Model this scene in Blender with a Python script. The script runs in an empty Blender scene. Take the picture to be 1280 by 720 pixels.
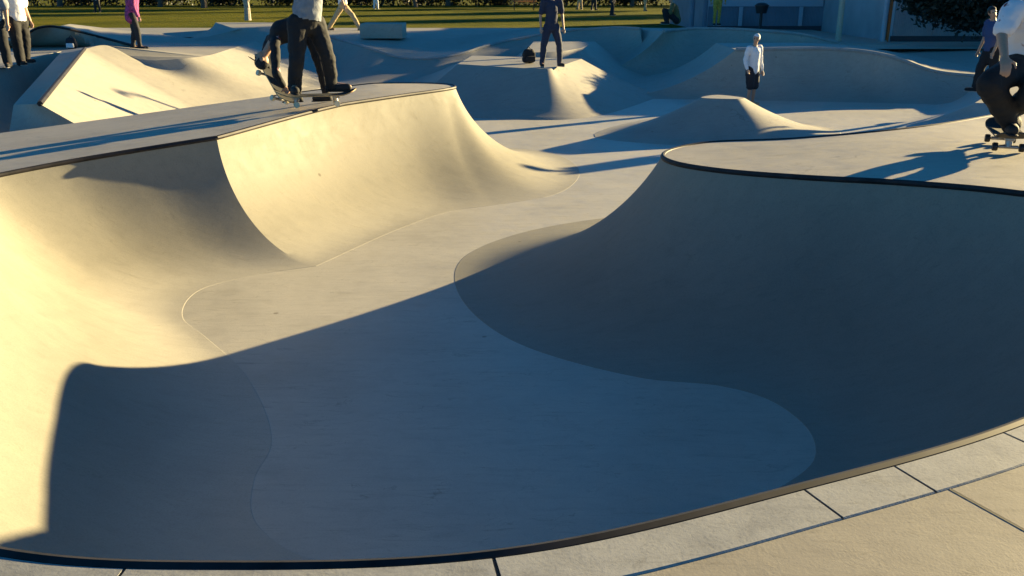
import bpy, bmesh, math, random
import numpy as np
from mathutils import Vector, Matrix
from mathutils.geometry import delaunay_2d_cdt, tessellate_polygon
random.seed(7)
C = bpy.context.scene.collection
R = math.radians
CAM_H, F_PX = 1.2, 1100.0
TH = math.atan(375 / F_PX)

def ray(px, py):
    u = (px - 640) / F_PX; v = (360 - py) / F_PX
    return Vector((u, math.cos(TH) + v * math.sin(TH), -math.sin(TH) + v * math.cos(TH)))
def at(px, py, z):                      # point of the place seen at a pixel of the photo, at a known height
    d = ray(px, py); t = (z - CAM_H) / d.z
    return Vector((d.x * t, d.y * t, z))
def aty(px, py, y):                     # the same at a known distance
    d = ray(px, py); t = y / d.y
    return Vector((d.x * t, y, CAM_H + d.z * t))

# ------------------------------------------------------------------ materials
def new_mat(name):
    m = bpy.data.materials.new(name); m.use_nodes = True
    nt = m.node_tree; b = nt.nodes['Principled BSDF']
    return m, nt, b
def N(nt, t, **kw):
    n = nt.nodes.new(t)
    for k, v in kw.items():
        if k in n.inputs: n.inputs[k].default_value = v
        else: setattr(n, k, v)
    return n
def ramp(nt, fac, stops):
    r = nt.nodes.new('ShaderNodeValToRGB')
    while len(r.color_ramp.elements) < len(stops): r.color_ramp.elements.new(.5)
    for e, (p, c) in zip(r.color_ramp.elements, stops):
        e.position = p; e.color = (*c, 1) if len(c) == 3 else c
    nt.links.new(fac, r.inputs['Fac']); return r.outputs['Color']
def mixc(nt, a, b, fac, mode='MULTIPLY'):
    m = nt.nodes.new('ShaderNodeMix'); m.data_type = 'RGBA'; m.blend_type = mode
    for s, v in ((0, fac), (6, a), (7, b)):
        if hasattr(v, 'is_linked') or hasattr(v, 'links'): nt.links.new(v, m.inputs[s])
        else: m.inputs[s].default_value = v if s == 0 else (*v, 1)
    return m.outputs[2]
def concrete(name, base, rough=.6, stain=.5, grain=1.0, spec=.35, scuff=.3, crack=.3, blend=None):
    m, nt, b = new_mat(name)
    tc = N(nt, 'ShaderNodeTexCoord')
    co = tc.outputs['Object']
    big = N(nt, 'ShaderNodeTexNoise', Scale=.9, Detail=6, Roughness=.62); nt.links.new(co, big.inputs['Vector'])
    mid = N(nt, 'ShaderNodeTexNoise', Scale=5.5, Detail=8, Roughness=.68, Distortion=.6); nt.links.new(co, mid.inputs['Vector'])
    mp = N(nt, 'ShaderNodeMapping'); mp.inputs['Scale'].default_value = (2.2, 11, 5); mp.inputs['Rotation'].default_value = (0, 0, .35)
    nt.links.new(co, mp.inputs['Vector'])
    st = N(nt, 'ShaderNodeTexNoise', Scale=1.6, Detail=7, Roughness=.7, Distortion=.4); nt.links.new(mp.outputs['Vector'], st.inputs['Vector'])
    fine = N(nt, 'ShaderNodeTexNoise', Scale=120, Detail=3, Roughness=.7); nt.links.new(co, fine.inputs['Vector'])
    k = stain
    if blend:                                   # wall colour fades into the flat bottom's colour towards the foot, most at left
        at_ = N(nt, 'ShaderNodeAttribute', attribute_name='toe_mix'); base = mixc(nt, base, blend, at_.outputs['Fac'], 'MIX')
    c = mixc(nt, base, ramp(nt, big.outputs['Fac'], [(.3, (1 - .28 * k,) * 3), (.52, (1, 1, 1)), (.75, (1 + .12 * k, 1 + .1 * k, 1 + .08 * k))]), 1.0)
    c = mixc(nt, c, ramp(nt, mid.outputs['Fac'], [(.32, (1 - .2 * k, 1 - .21 * k, 1 - .23 * k)), (.5, (1, 1, 1)), (.72, (1.06, 1.05, 1.03))]), 1.0)
    c = mixc(nt, c, ramp(nt, st.outputs['Fac'], [(.3, (1 - .22 * k,) * 3), (.46, (1, 1, 1)), (.8, (1.05, 1.05, 1.05))]), 1.0)
    c = mixc(nt, c, ramp(nt, fine.outputs['Fac'], [(.25, (1 - .16 * grain,) * 3), (.5, (1, 1, 1)), (.8, (1.05,) * 3)]), 1.0)
    # sparse dark spots (chewing gum, wheel scuffs)
    vo = N(nt, 'ShaderNodeTexVoronoi', Scale=1.7, Randomness=1.0); nt.links.new(co, vo.inputs['Vector'])
    c = mixc(nt, c, ramp(nt, vo.outputs['Distance'], [(.02, (.55, .53, .5)), (.04, (1, 1, 1))]), 1.0)
    # hairline cracks
    cv = N(nt, 'ShaderNodeTexVoronoi', Scale=.42, feature='DISTANCE_TO_EDGE'); wn = N(nt, 'ShaderNodeTexNoise', Scale=3, Detail=6)
    nt.links.new(co, wn.inputs['Vector']); wadd = N(nt, 'ShaderNodeVectorMath', operation='MULTIPLY_ADD'); wadd.inputs[1].default_value = (.5, .5, .5)
    nt.links.new(wn.outputs['Color'], wadd.inputs[0]); nt.links.new(co, wadd.inputs[2]); nt.links.new(wadd.outputs[0], cv.inputs['Vector'])
    ck = ramp(nt, cv.outputs['Distance'], [(.0, (1 - crack,) * 3), (.0035, (1, 1, 1))])
    big2 = ramp(nt, big.outputs['Fac'], [(.5, (0, 0, 0)), (.58, (1, 1, 1))])
    c = mixc(nt, c, ck, big2)
    # wheel marks: long thin curved dark strokes where riders pass
    for k_, (rot, sc_) in enumerate(((.5, 1.0), (-.7, 1.3))):
        mp2 = N(nt, 'ShaderNodeMapping'); mp2.inputs['Rotation'].default_value = (0, 0, rot); mp2.inputs['Scale'].default_value = (.35 * sc_, 4.5 * sc_, 1.2); mp2.inputs['Location'].default_value = (k_ * 3.3, 1.7, 0)
        nt.links.new(wadd.outputs[0] if k_ else co, mp2.inputs['Vector'])
        sn = N(nt, 'ShaderNodeTexNoise', Scale=2.2, Detail=3, Roughness=.55, Distortion=1.1); nt.links.new(mp2.outputs['Vector'], sn.inputs['Vector'])
        c = mixc(nt, c, ramp(nt, sn.outputs['Fac'], [(.485, (1, 1, 1)), (.5, (1 - scuff,) * 3), (.515, (1, 1, 1))]), ramp(nt, mid.outputs['Fac'], [(.45, (.05,) * 3), (.62, (.8,) * 3)]))
    nt.links.new(c, b.inputs['Base Color'])
    rr = ramp(nt, mid.outputs['Fac'], [(.3, (rough - .1,) * 3), (.7, (rough + .12,) * 3)])
    nt.links.new(rr, b.inputs['Roughness'])
    b.inputs['Specular IOR Level'].default_value = spec
    bp = N(nt, 'ShaderNodeBump', Strength=.2, Distance=.0025); nt.links.new(fine.outputs['Fac'], bp.inputs['Height'])
    bp2 = N(nt, 'ShaderNodeBump', Strength=.3, Distance=.004); nt.links.new(mid.outputs['Fac'], bp2.inputs['Height'])
    nt.links.new(bp.outputs['Normal'], bp2.inputs['Normal']); nt.links.new(bp2.outputs['Normal'], b.inputs['Normal'])
    return m
def simple(name, col, rough=.6, metal=0, noise=.25, scale=30, bump=0):
    m, nt, b = new_mat(name)
    tc = N(nt, 'ShaderNodeTexCoord')
    n = N(nt, 'ShaderNodeTexNoise', Scale=scale, Detail=5, Roughness=.65); nt.links.new(tc.outputs['Object'], n.inputs['Vector'])
    c = mixc(nt, col, ramp(nt, n.outputs['Fac'], [(.3, (1 - noise,) * 3), (.7, (1 + noise * .6,) * 3)]), 1.0)
    nt.links.new(c, b.inputs['Base Color'])
    b.inputs['Roughness'].default_value = rough; b.inputs['Metallic'].default_value = metal
    if bump:
        bp = N(nt, 'ShaderNodeBump', Strength=.6, Distance=bump); nt.links.new(n.outputs['Fac'], bp.inputs['Height'])
        nt.links.new(bp.outputs['Normal'], b.inputs['Normal'])
    return m
M = {}
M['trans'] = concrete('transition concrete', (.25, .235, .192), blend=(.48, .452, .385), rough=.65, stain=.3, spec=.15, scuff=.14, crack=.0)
M['floor'] = concrete('flat bottom concrete', (.48, .452, .385), rough=.5, stain=.5, crack=.08)
M['deck'] = concrete('deck concrete', (.44, .40, .325), rough=.65, stain=.6, grain=.6)
M['near'] = concrete('near slab concrete', (.31, .28, .225), rough=.7, stain=.7, grain=.8)
M['band'] = concrete('kerb concrete', (.33, .33, .315), rough=.65, stain=.8, grain=1.4)
M['far'] = concrete('pale concrete', (.36, .335, .28), rough=.6, stain=.4)
M['dark_patch'] = concrete('dark patch concrete', (.34, .315, .27), rough=.55, stain=.6)
M['coping'] = simple('worn steel pipe', (.02, .016, .017), rough=.6, metal=.3, noise=.8, scale=9)
M['joint'] = simple('joint sealant', (.03, .027, .024), rough=.8)
M['wood'] = simple('maple plywood', (.45, .28, .12), rough=.5, noise=.3, scale=18)
M['grip'] = simple('black grip', (.014, .014, .015), rough=.9)
M['wheel'] = simple('cream urethane', (.72, .62, .42), rough=.45, noise=.1)
M['truck'] = simple('cast metal', (.35, .34, .33), rough=.4, metal=.7)
M['darkplastic'] = simple('dark plastic', (.012, .013, .015), rough=.5)
M['skin'] = simple('skin', (.45, .26, .17), rough=.55, noise=.08, scale=60)
M['hair'] = simple('dark hair', (.02, .014, .01), rough=.5, noise=.4, scale=90)
M['bark'] = simple('bark', (.11, .085, .065), rough=.9, noise=.5, scale=12, bump=.02)
M['palebark'] = simple('pale bark', (.42, .37, .30), rough=.85, noise=.4, scale=10, bump=.02)
def cloth(name, col, noise=.2): 
    return simple(name, col, rough=.85, noise=noise, scale=22, bump=.01)
M['black'] = cloth('black cotton', (.010, .010, .012))
M['charcoal'] = cloth('charcoal cotton', (.018, .02, .026))
M['navy'] = cloth('navy cotton', (.02, .028, .06))
M['greytee'] = cloth('grey jersey', (.22, .24, .27))
M['whitetee'] = cloth('white jersey', (.74, .74, .76), .08)
M['bluetee'] = cloth('blue jersey', (.03, .09, .3))
M['khaki'] = cloth('khaki cotton', (.48, .36, .2))
M['pink'] = cloth('pink print', (.33, .05, .2), .8)
M['yellow'] = cloth('yellow jersey', (.5, .33, .05), .5)
M['red'] = cloth('red jersey', (.4, .03, .02))
M['shoe'] = simple('shoe suede', (.012, .012, .013), rough=.8)
M['sole'] = simple('shoe rubber', (.5, .46, .4), rough=.7)
def leafmat(name, a, b_):
    m, nt, b = new_mat(name)
    g = N(nt, 'ShaderNodeNewGeometry')
    n = N(nt, 'ShaderNodeTexNoise', Scale=.9, Detail=3); tc = N(nt, 'ShaderNodeTexCoord'); nt.links.new(tc.outputs['Object'], n.inputs['Vector'])
    c = ramp(nt, g.outputs['Random Per Island'], [(0, a), (1, b_)])
    c = mixc(nt, c, ramp(nt, n.outputs['Fac'], [(.35, (.6, .6, .6)), (.65, (1.2, 1.2, 1.1))]), 1.0)
    nt.links.new(c, b.inputs['Base Color']); b.inputs['Roughness'].default_value = .6
    return m
M['leaf'] = leafmat('leaf', (.02, .045, .012), (.06, .09, .02))
M['darkleaf'] = leafmat('dark leaf', (.008, .012, .008), (.02, .026, .014))
M['hedge'] = leafmat('hedge leaf', (.018, .02, .01), (.05, .03, .02))
# lawn
m, nt, b = new_mat('lawn grass'); M['lawn'] = m
tc = N(nt, 'ShaderNodeTexCoord')
n1 = N(nt, 'ShaderNodeTexNoise', Scale=.25, Detail=6, Roughness=.6); nt.links.new(tc.outputs['Object'], n1.inputs['Vector'])
n2 = N(nt, 'ShaderNodeTexNoise', Scale=9, Detail=6, Roughness=.75); nt.links.new(tc.outputs['Object'], n2.inputs['Vector'])
c = ramp(nt, n1.outputs['Fac'], [(.3, (.08, .09, .006)), (.55, (.13, .125, .008)), (.8, (.19, .155, .015))])
c = mixc(nt, c, ramp(nt, n2.outputs['Fac'], [(.3, (.55, .55, .5)), (.7, (1.25, 1.25, 1.1))]), 1.0)
nt.links.new(c, b.inputs['Base Color']); b.inputs['Roughness'].default_value = .95; b.inputs['Specular IOR Level'].default_value = .05
bp = N(nt, 'ShaderNodeBump', Strength=1, Distance=.06); nt.links.new(n2.outputs['Fac'], bp.inputs['Height']); nt.links.new(bp.outputs['Normal'], b.inputs['Normal'])

# ------------------------------------------------------------------ object helpers
def tag(o, label=None, cat=None, group=None, kind=None):
    if label: o['label'] = label
    if cat: o['category'] = cat
    if group: o['group'] = group
    if kind: o['kind'] = kind
    return o
def link(name, verts, faces, mats, parent=None, smooth=True, angle=32, midx=None):
    me = bpy.data.meshes.new(name); me.from_pydata([tuple(v) for v in verts], [], faces)
    for mm in (mats if isinstance(mats, (list, tuple)) else [mats]): me.materials.append(mm)
    if midx: me.polygons.foreach_set('material_index', midx)
    if smooth:
        me.polygons.foreach_set('use_smooth', [True] * len(me.polygons))
        me.update(); me.set_sharp_from_angle(angle=R(angle))
    me.update()
    o = bpy.data.objects.new(name, me); C.objects.link(o)
    if parent: o.parent = parent
    return o
def from_bm(name, bm, mats, parent=None, smooth=True, angle=32):
    me = bpy.data.meshes.new(name); bm.to_mesh(me); bm.free()
    for mm in (mats if isinstance(mats, (list, tuple)) else [mats]): me.materials.append(mm)
    if smooth:
        me.polygons.foreach_set('use_smooth', [True] * len(me.polygons)); me.set_sharp_from_angle(angle=R(angle))
    o = bpy.data.objects.new(name, me); C.objects.link(o)
    if parent: o.parent = parent
    return o
def empty(name, loc=(0, 0, 0)):
    o = bpy.data.objects.new(name, None); C.objects.link(o); o.location = loc; return o
def bm_box(bm, lo, hi, bevel=0, mat=None):
    lo, hi = Vector(lo), Vector(hi)
    r = bmesh.ops.create_cube(bm, size=1)
    vs = r['verts']
    bmesh.ops.scale(bm, vec=hi - lo, verts=vs); bmesh.ops.translate(bm, vec=(lo + hi) / 2, verts=vs)
    if mat is not None: bmesh.ops.transform(bm, matrix=mat, verts=vs)
    if bevel:
        es = list({e for v in vs for e in v.link_edges})
        bmesh.ops.bevel(bm, geom=es, offset=bevel, segments=2, affect='EDGES', profile=.6)
def bm_cone(bm, p0, r0, p1, r1, seg=12):
    p0, p1 = Vector(p0), Vector(p1); d = p1 - p0
    if d.length < 1e-6: return
    q = d.to_track_quat('Z', 'Y').to_matrix().to_4x4()
    bmesh.ops.create_cone(bm, cap_ends=True, segments=seg, radius1=max(r0, 1e-4), radius2=max(r1, 1e-4), depth=d.length,
                          matrix=Matrix.Translation((p0 + p1) / 2) @ q)
def bm_ball(bm, p, r, rot=None, seg=14):
    r = (r, r, r) if not hasattr(r, '__len__') else r
    mt = Matrix.Translation(p) @ (rot.to_4x4() if rot is not None else Matrix()) @ Matrix.Diagonal((*r, 1))
    bmesh.ops.create_uvsphere(bm, u_segments=seg, v_segments=max(6, seg // 2 + 1), radius=1, matrix=mt)

def cat_open(P, n):
    P = [Vector(p) for p in P]; out = []
    if len(P) == 1: return P
    Q = [P[0] * 2 - P[1]] + P + [P[-1] * 2 - P[-2]]
    for i in range(1, len(Q) - 2):
        p0, p1, p2, p3 = Q[i - 1:i + 3]
        def kn(a, b_): return max((b_ - a).length, 1e-5) ** .5     # centripetal
        t0 = 0; t1 = t0 + kn(p0, p1); t2 = t1 + kn(p1, p2); t3 = t2 + kn(p2, p3)
        for k in range(n):
            t = t1 + (t2 - t1) * k / n
            a1 = p0 * ((t1 - t) / (t1 - t0)) + p1 * ((t - t0) / (t1 - t0))
            a2 = p1 * ((t2 - t) / (t2 - t1)) + p2 * ((t - t1) / (t2 - t1))
            a3 = p2 * ((t3 - t) / (t3 - t2)) + p3 * ((t - t2) / (t3 - t2))
            b1 = a1 * ((t2 - t) / (t2 - t0)) + a2 * ((t - t0) / (t2 - t0))
            b2 = a2 * ((t3 - t) / (t3 - t1)) + a3 * ((t - t1) / (t3 - t1))
            out.append(b1 * ((t2 - t) / (t2 - t1)) + b2 * ((t - t1) / (t2 - t1)))
    out.append(P[-1]); return out
def spline(P, n, closed=False, sharp=()):
    P = [Vector(p) for p in P]; m_ = len(P); sharp = sorted(sharp)
    if closed and not sharp:
        W = P[-2:] + P + P[:3]
        f = cat_open(W, n); return f[2 * n:(2 + m_) * n]
    if closed:
        s0 = sharp[0]; P = P[s0:] + P[:s0] + [P[s0]]; sharp = [s - s0 for s in sharp] + [m_]
    cuts = sorted(set([0, len(P) - 1] + list(sharp))); out = []
    for a, b_ in zip(cuts, cuts[1:]): out += cat_open(P[a:b_ + 1], n)[:-1]
    if not closed: out.append(P[-1])
    return out
def profile_rings(lip, foot, K, p=None):
    """rings of points from the lip down to the foot; p None = circular transition, else z ~ s**p bank"""
    rings = []
    for k in range(K + 1):
        ring = []
        for L, F_ in zip(lip, foot):
            h = Vector((L.x - F_.x, L.y - F_.y, 0)); w = h.length; D = L.z - F_.z
            if p is None:
                if w >= D and D > 1e-4:
                    rad = (w * w + D * D) / (2 * D); f0 = math.acos(max(-1, 1 - D / rad)); f = f0 * (1 - k / K)
                    s = rad * math.sin(f) / w; z = rad * (1 - math.cos(f))
                else:
                    f = math.pi / 2 * (1 - k / K); s = math.sin(f); z = D * (1 - math.cos(f))
            else:
                s = 1 - k / K; z = D * s ** p
            ring.append(Vector((F_.x + h.x * s, F_.y + h.y * s, F_.z + z)))
        rings.append(ring)
    dive = []
    for L, F_ in zip(lip, foot):
        h = Vector((F_.x - L.x, F_.y - L.y, 0)); h = h.normalized() if h.length > 1e-6 else h
        dive.append(Vector((F_.x + h.x * .07, F_.y + h.y * .07, F_.z - .035)))
    rings.append(dive)
    return rings
def loft_mesh(rings, closed):
    n = len(rings[0]); V = [v for r in rings for v in r]; Fc = []
    for k in range(len(rings) - 1):
        for i in range(n if closed else n - 1):
            j = (i + 1) % n
            Fc.append((k * n + i, (k + 1) * n + i, (k + 1) * n + j, k * n + j))
    return V, Fc
def tube(name, pts, r, mat, parent=None, seg=8, closed=False):
    V, Fc = [], []; n = len(pts)
    for i, p in enumerate(pts):
        a = pts[(i - 1) % n] if (closed or i > 0) else pts[i]; b_ = pts[(i + 1) % n] if (closed or i < n - 1) else pts[i]
        t = (b_ - a).normalized(); s = t.cross(Vector((0, 0, 1))).normalized(); u = s.cross(t)
        for k in range(seg):
            an = 2 * math.pi * k / seg; V.append(p + s * math.cos(an) * r + u * math.sin(an) * r)
    for i in range(n if closed else n - 1):
        for k in range(seg):
            a = i * seg + k; b_ = i * seg + (k + 1) % seg; c_ = ((i + 1) % n) * seg + (k + 1) % seg; d = ((i + 1) % n) * seg + k
            Fc.append((a, b_, c_, d))
    if not closed:
        Fc.append(tuple(range(seg))[::-1]); Fc.append(tuple((n - 1) * seg + k for k in range(seg)))
    return link(name, V, Fc, mat, parent)
def recalc(o):
    bm = bmesh.new(); bm.from_mesh(o.data); bmesh.ops.recalc_face_normals(bm, faces=bm.faces); bm.to_mesh(o.data); bm.free()
def orient_up(V, Fc):
    out = []
    for f in Fc:
        a, b_, c_ = V[f[0]], V[f[1]], V[f[2]]
        nz = (b_ - a).cross(c_ - a).z
        if abs(nz) < 1e-9 and len(f) > 3: nz = (V[f[2]] - a).cross(V[f[3]] - a).z
        out.append(tuple(f) if nz >= 0 else tuple(reversed(f)))
    return out

FLOOR = -1.0
# ------------------------------------------------------------------ near bowl: lip and foot pairs, one continuous lip around the corridor mouth
def sst(a, b_, x): t = min(1, max(0, (x - a) / (b_ - a))); return t * t * (3 - 2 * t)
def deckz(x, y):
    zl = max(-.32, min(.06, .09 * (x + 2.54) - .01))
    return zl * sst(3.5, 6.5, y) * sst(.6, -.8, x) + sst(2.1, 3.1, y) * (.1 * sst(1.0, 3.5, x) * sst(11, 8, y) + .2 * sst(2.3, 3.2, x) * sst(5.0, 4.3, y))  # right deck and its unseen rim are raised to shape the bowl's shadow
pairs = [  # right far side -> tip -> right wall -> near lip -> left
    ((14, 13.5), (13.6, 15.2)), ((10, 11.9), (9.6, 13.6)), ((7, 10.3), (6.7, 11.9)), ((4.5, 8.2), (4.3, 10.2)), ((3.2, 7.3), (3.0, 9.2)), ((2.3, 7.1), (1.9, 8.9)),
    ((1.6, 7.14), (.85, 8.6)), ((1.25, 6.88), (.02, 8.0)), ((1.14, 6.6), (-.42, 7.25)), ((1.2, 6.33), (-.4, 6.3)),
    ((1.44, 6.05), (.02, 5.36)), ((1.90, 5.72), (.76, 4.8)), ((2.43, 5.40), (1.22, 4.68)), ((2.93, 4.98), (1.45, 4.5)),
    ((3.25, 4.4), (1.56, 4.15)), ((3.12, 3.7), (1.5, 3.85)), ((2.4, 2.93), (1.3, 3.62)), ((1.5, 2.31), (1.0, 3.42)),
    ((.73, 1.95), (.5, 3.22)), ((0, 1.68), (0, 3.05)), ((-.6, 1.63), (-.5, 3.0)), ((-1.15, 1.68), (-.85, 3.05)),
    ((-2.0, 2.05), (-1.12, 3.3)), ((-2.38, 2.75), (-1.22, 3.65)), ((-2.78, 3.7), (-1.23, 4.0)), ((-3.18, 4.7), (-1.6, 4.83)),
    ((-3.66, 5.6), (-2.05, 5.45)), ((-3.92, 6.1), (-2.32, 5.8)), ((-3.95, 6.42), (-2.42, 6.2)), ((-3.62, 6.86), (-2.38, 6.46)), ((-3.12, 7.235), (-2.08, 6.78)), ((-2.54, 7.58), (-1.64, 7.02)),
    ((-1.94, 9.0), (-1.05, 8.3)), ((-1.28, 10.05), (-.62, 8.95)), ((-.80, 10.72), (-.2, 9.2)), ((-.70, 10.95), (.5, 9.75)), ((-.76, 11.18), (.85, 11.2)),
    ((-1.05, 11.35), (.4, 12.5)), ((-1.87, 11.3), (-1.2, 12.9)), ((-2.9, 10.9), (-3.2, 12.5)), ((-5.4, 9.55), (-6.1, 11.1)), ((-9, 8.0), (-9.6, 9.6)), ((-14, 6.4), (-14.5, 8))]
HIP = 31
lipc = [Vector((a[0], a[1], deckz(*a))) for a, _ in pairs]
footc = [Vector((b_[0], b_[1], FLOOR + .0015)) for _, b_ in pairs]
NS = 14
lip = spline(lipc, NS, sharp=[HIP]); foot = spline(footc, NS, sharp=[HIP])
for v in lip: v.z = deckz(v.x, v.y)
rings = profile_rings(lip, foot, 26)
V, Fc = loft_mesh(rings, False)
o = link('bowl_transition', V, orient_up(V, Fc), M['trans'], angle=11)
pa_ = o.data.attributes.new('toe_mix', 'FLOAT', 'POINT'); nl_ = len(lip)
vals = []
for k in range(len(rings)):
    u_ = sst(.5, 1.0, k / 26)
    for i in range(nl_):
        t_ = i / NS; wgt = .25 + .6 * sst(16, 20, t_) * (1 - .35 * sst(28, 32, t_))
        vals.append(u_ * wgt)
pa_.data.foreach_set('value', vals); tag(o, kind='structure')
# deck sheet, one polygon bounded by the lip
LP = [(v.x, v.y) for v in lip]
outer = [(-14, -7), (24, -7), (24, 13.5)]
bound = [Vector(p) for p in LP + outer]
nb = len(bound)
extra = [Vector((x * .4 + .013, y * .4 + .007)) for x in range(-34, 34) for y in range(3, 29)]
P2 = np.array([(v.x, v.y) for v in lip])
extra = [e for e in extra if np.min((P2[:, 0] - e.x) ** 2 + (P2[:, 1] - e.y) ** 2) > .06]
res = delaunay_2d_cdt(bound + extra, [], [list(range(nb))], 1, 1e-5)
V = [Vector((v.x, v.y, deckz(v.x, v.y))) for v in res[0]]
df = orient_up(V, [tuple(f) for f in res[2]])
o = link('skatepark_deck', V, df, [M['deck'], M['near']], midx=[1 if sum(V[i].y for i in f) / len(f) < 3.2 else 0 for f in df]); tag(o, kind='structure')
# flat bottom
S = 26
o = link('skatepark_floor', [(-S, -8, FLOOR), (S, -8, FLOOR), (S, 30, FLOOR), (-S, 30, FLOOR)], [(0, 1, 2, 3)], M['floor'], smooth=False); tag(o, kind='structure')
# steel coping all around the bowl
i0 = 3 * NS
cop = [v + Vector((0, 0, -.010)) for v in lip[i0:-3 * NS]]
o = tube('metal_coping', cop, .02, M['coping']); tag(o, 'dark steel coping pipe running round the lip of the large near bowl', 'coping')
# concrete kerb band round the near side of the bowl, with joints
nearA, nearB = 15 * NS, 24 * NS
nl = lip[nearA:nearB]
acc = [0]
for a, b_ in zip(nl, nl[1:]): acc.append(acc[-1] + (b_ - a).length)
def near_pt(s):
    for i in range(len(acc) - 1):
        if acc[i + 1] >= s: break
    t = (s - acc[i]) / (acc[i + 1] - acc[i]); p = nl[i].lerp(nl[i + 1], t)
    d = nl[min(i + 2, len(nl) - 1)] - nl[max(i - 1, 0)]; nrm = Vector((-d.y, d.x, 0)).normalized()
    if (p + nrm - Vector((0, 4.3, 0))).length < (p - nrm - Vector((0, 4.3, 0))).length: nrm = -nrm
    return p, nrm
def s_of(pt): return min(range(len(nl)), key=lambda i: (nl[i].xy - pt.xy).length)
jpx = [(628, 693), (1010, 607), (1115, 588), (1266, 541)]
js = sorted(acc[s_of(at(px, py, 0))] for px, py in jpx)
lo = js[0]; js = [lo - .45, lo - .9] + js
while js and max(js) + .8 < acc[-1]: js.append(max(js) + .8)
js = sorted([0.02] + [j for j in js if j > .1] + [acc[-1] - .02])
V, Fc, mi = [], [], []
for a, b_ in zip(js, js[1:]):
    n = max(3, int((b_ - a) / .06)); base = len(V)
    for k in range(n + 1):
        s = a + .004 + (b_ - a - .008) * k / n; p, q = near_pt(s)
        for off, z in ((.015, -.03), (.015, .001), (.019, .004), (.150, .004), (.154, .001), (.154, -.03)):
            V.append(p + q * off + Vector((0, 0, z)))
    for k in range(n):
        for c_ in range(5):
            i = base + k * 6 + c_; Fc.append((i, i + 1, i + 7, i + 6)); mi.append(0)
    Fc.append(tuple(base + c_ for c_ in range(6))); mi.append(0)
    Fc.append(tuple(base + n * 6 + c_ for c_ in range(6))[::-1]); mi.append(0)
for j in js[1:-1]:
    p, q = near_pt(j); t = Vector((-q.y, q.x, 0)) * .0045; base = len(V)
    V += [p + q * .017 - t + Vector((0, 0, .002)), p + q * .017 + t + Vector((0, 0, .002)), p + q * .153 + t + Vector((0, 0, .002)), p + q * .153 - t + Vector((0, 0, .002))]
    Fc.append((base, base + 1, base + 2, base + 3)); mi.append(1)
o = link('bowl_kerb', V, Fc, [M['band'], M['joint']], midx=mi, angle=25); recalc(o); tag(o, kind='structure')
# saw-cut joints on the near deck
V, Fc = [], []
def cut(p, q, w=.0035):
    d = (q - p).normalized(); s = Vector((-d.y, d.x, 0)) * w; b0 = len(V)
    V.extend([p - s, q - s, q + s, p + s]); Fc.append((b0, b0 + 1, b0 + 2, b0 + 3))
z4 = Vector((0, 0, .0012))
cut(at(1178, 606, 0) + z4, at(1330, 690, 0) + z4)
o = link('deck_joint', V, orient_up(V, Fc), M['joint'], smooth=False); tag(o, kind='structure')

# ------------------------------------------------------------------ obstacles: closed islands with lip loop, foot loop
def island(name, lipP, footP, label, cat, mat, p=None, sharp=(), n=6, K=10, coping=None, group=None, capmat=None):
    root = empty(name, (0, 0, 0)); tag(root, label, cat, group)
    cx = sum(v[0] for v in lipP) / len(lipP); cy = sum(v[1] for v in lipP) / len(lipP)
    root.location = (cx, cy, FLOOR); inv = Vector((-cx, -cy, -FLOOR))
    fo = [Vector((f[0], f[1], (f[2] if len(f) > 2 else FLOOR + .004))) for f in footP]
    L = [v + inv for v in spline(lipP, n, True, sharp)]; Fo = [v + inv for v in spline(fo, n, True, sharp)]
    rg = profile_rings(L, Fo, K, p); V, Fc = loft_mesh(rg, True)
    o = link('transition', V, Fc, mat, root, angle=22); recalc(o)
    tris = tessellate_polygon([L]); V2 = [v.copy() for v in L]
    o = link('platform', V2, orient_up(V2, [tuple(t) for t in tris]), capmat or M['far'], root, angle=20)
    if coping:
        a, b_ = coping[:2]; seg = [L[i % len(L)] + Vector((0, 0, .003)) for i in range(int(a * n), int(b_ * n) + 1)]
        tube('coping', seg, coping[2] if len(coping) > 2 else .03, M[coping[3]] if len(coping) > 3 else M['coping'], root, seg=6)
    return root
def W(px, py, z): v = at(px, py, z); return (v.x, v.y, z)
def G(px, py): v = at(px, py, FLOOR); return (v.x, v.y)
# central pyramid under the standing person
island('concrete_pyramid', [W(572, 80, -.27), W(683, 86, -.27), W(694, 84, -.27), (1.5, 19.6, -.25), (-.9, 20.6, -.25)],
       [(-2.3, 16.3), G(688, 150), G(740, 146), (3.3, 19.4), (-2.6, 23)],
       'low flat topped concrete pyramid that the figure in navy stands on', 'skate ramp', M['far'], p=1.3, sharp=[0, 3, 4], n=8)
# ridge behind it
island('concrete_spine', [W(655, 66, -.24), W(700, 64, -.24), W(727, 60, -.22), (2.3, 25.2, -.2), (.6, 25.2, -.2)],
       [(-1, 20.6), G(690, 128), G(800, 106), (4.0, 25.0), (-.8, 27)],
       'sunlit concrete spine rising directly behind the pyramid', 'skate ramp', M['far'], p=1.7, sharp=[0, 2, 3, 4], n=7)
# hump
hx = at(902, 123, -.46)
island('concrete_hump', [(hx.x - .3, hx.y + .1, -.46), (hx.x + .2, hx.y - .15, -.45), (hx.x + .4, hx.y + .2, -.47), (hx.x + .05, hx.y + .5, -.46)],
       [(1.3, 13.75), (3.95, 12.8), (5.3, 14.4), (3.4, 16.4)],
       'isolated concrete hump in the middle with a dark left flank and sunlit right flank', 'skate ramp', M['far'], p=1.65, n=9, K=16)
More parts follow.
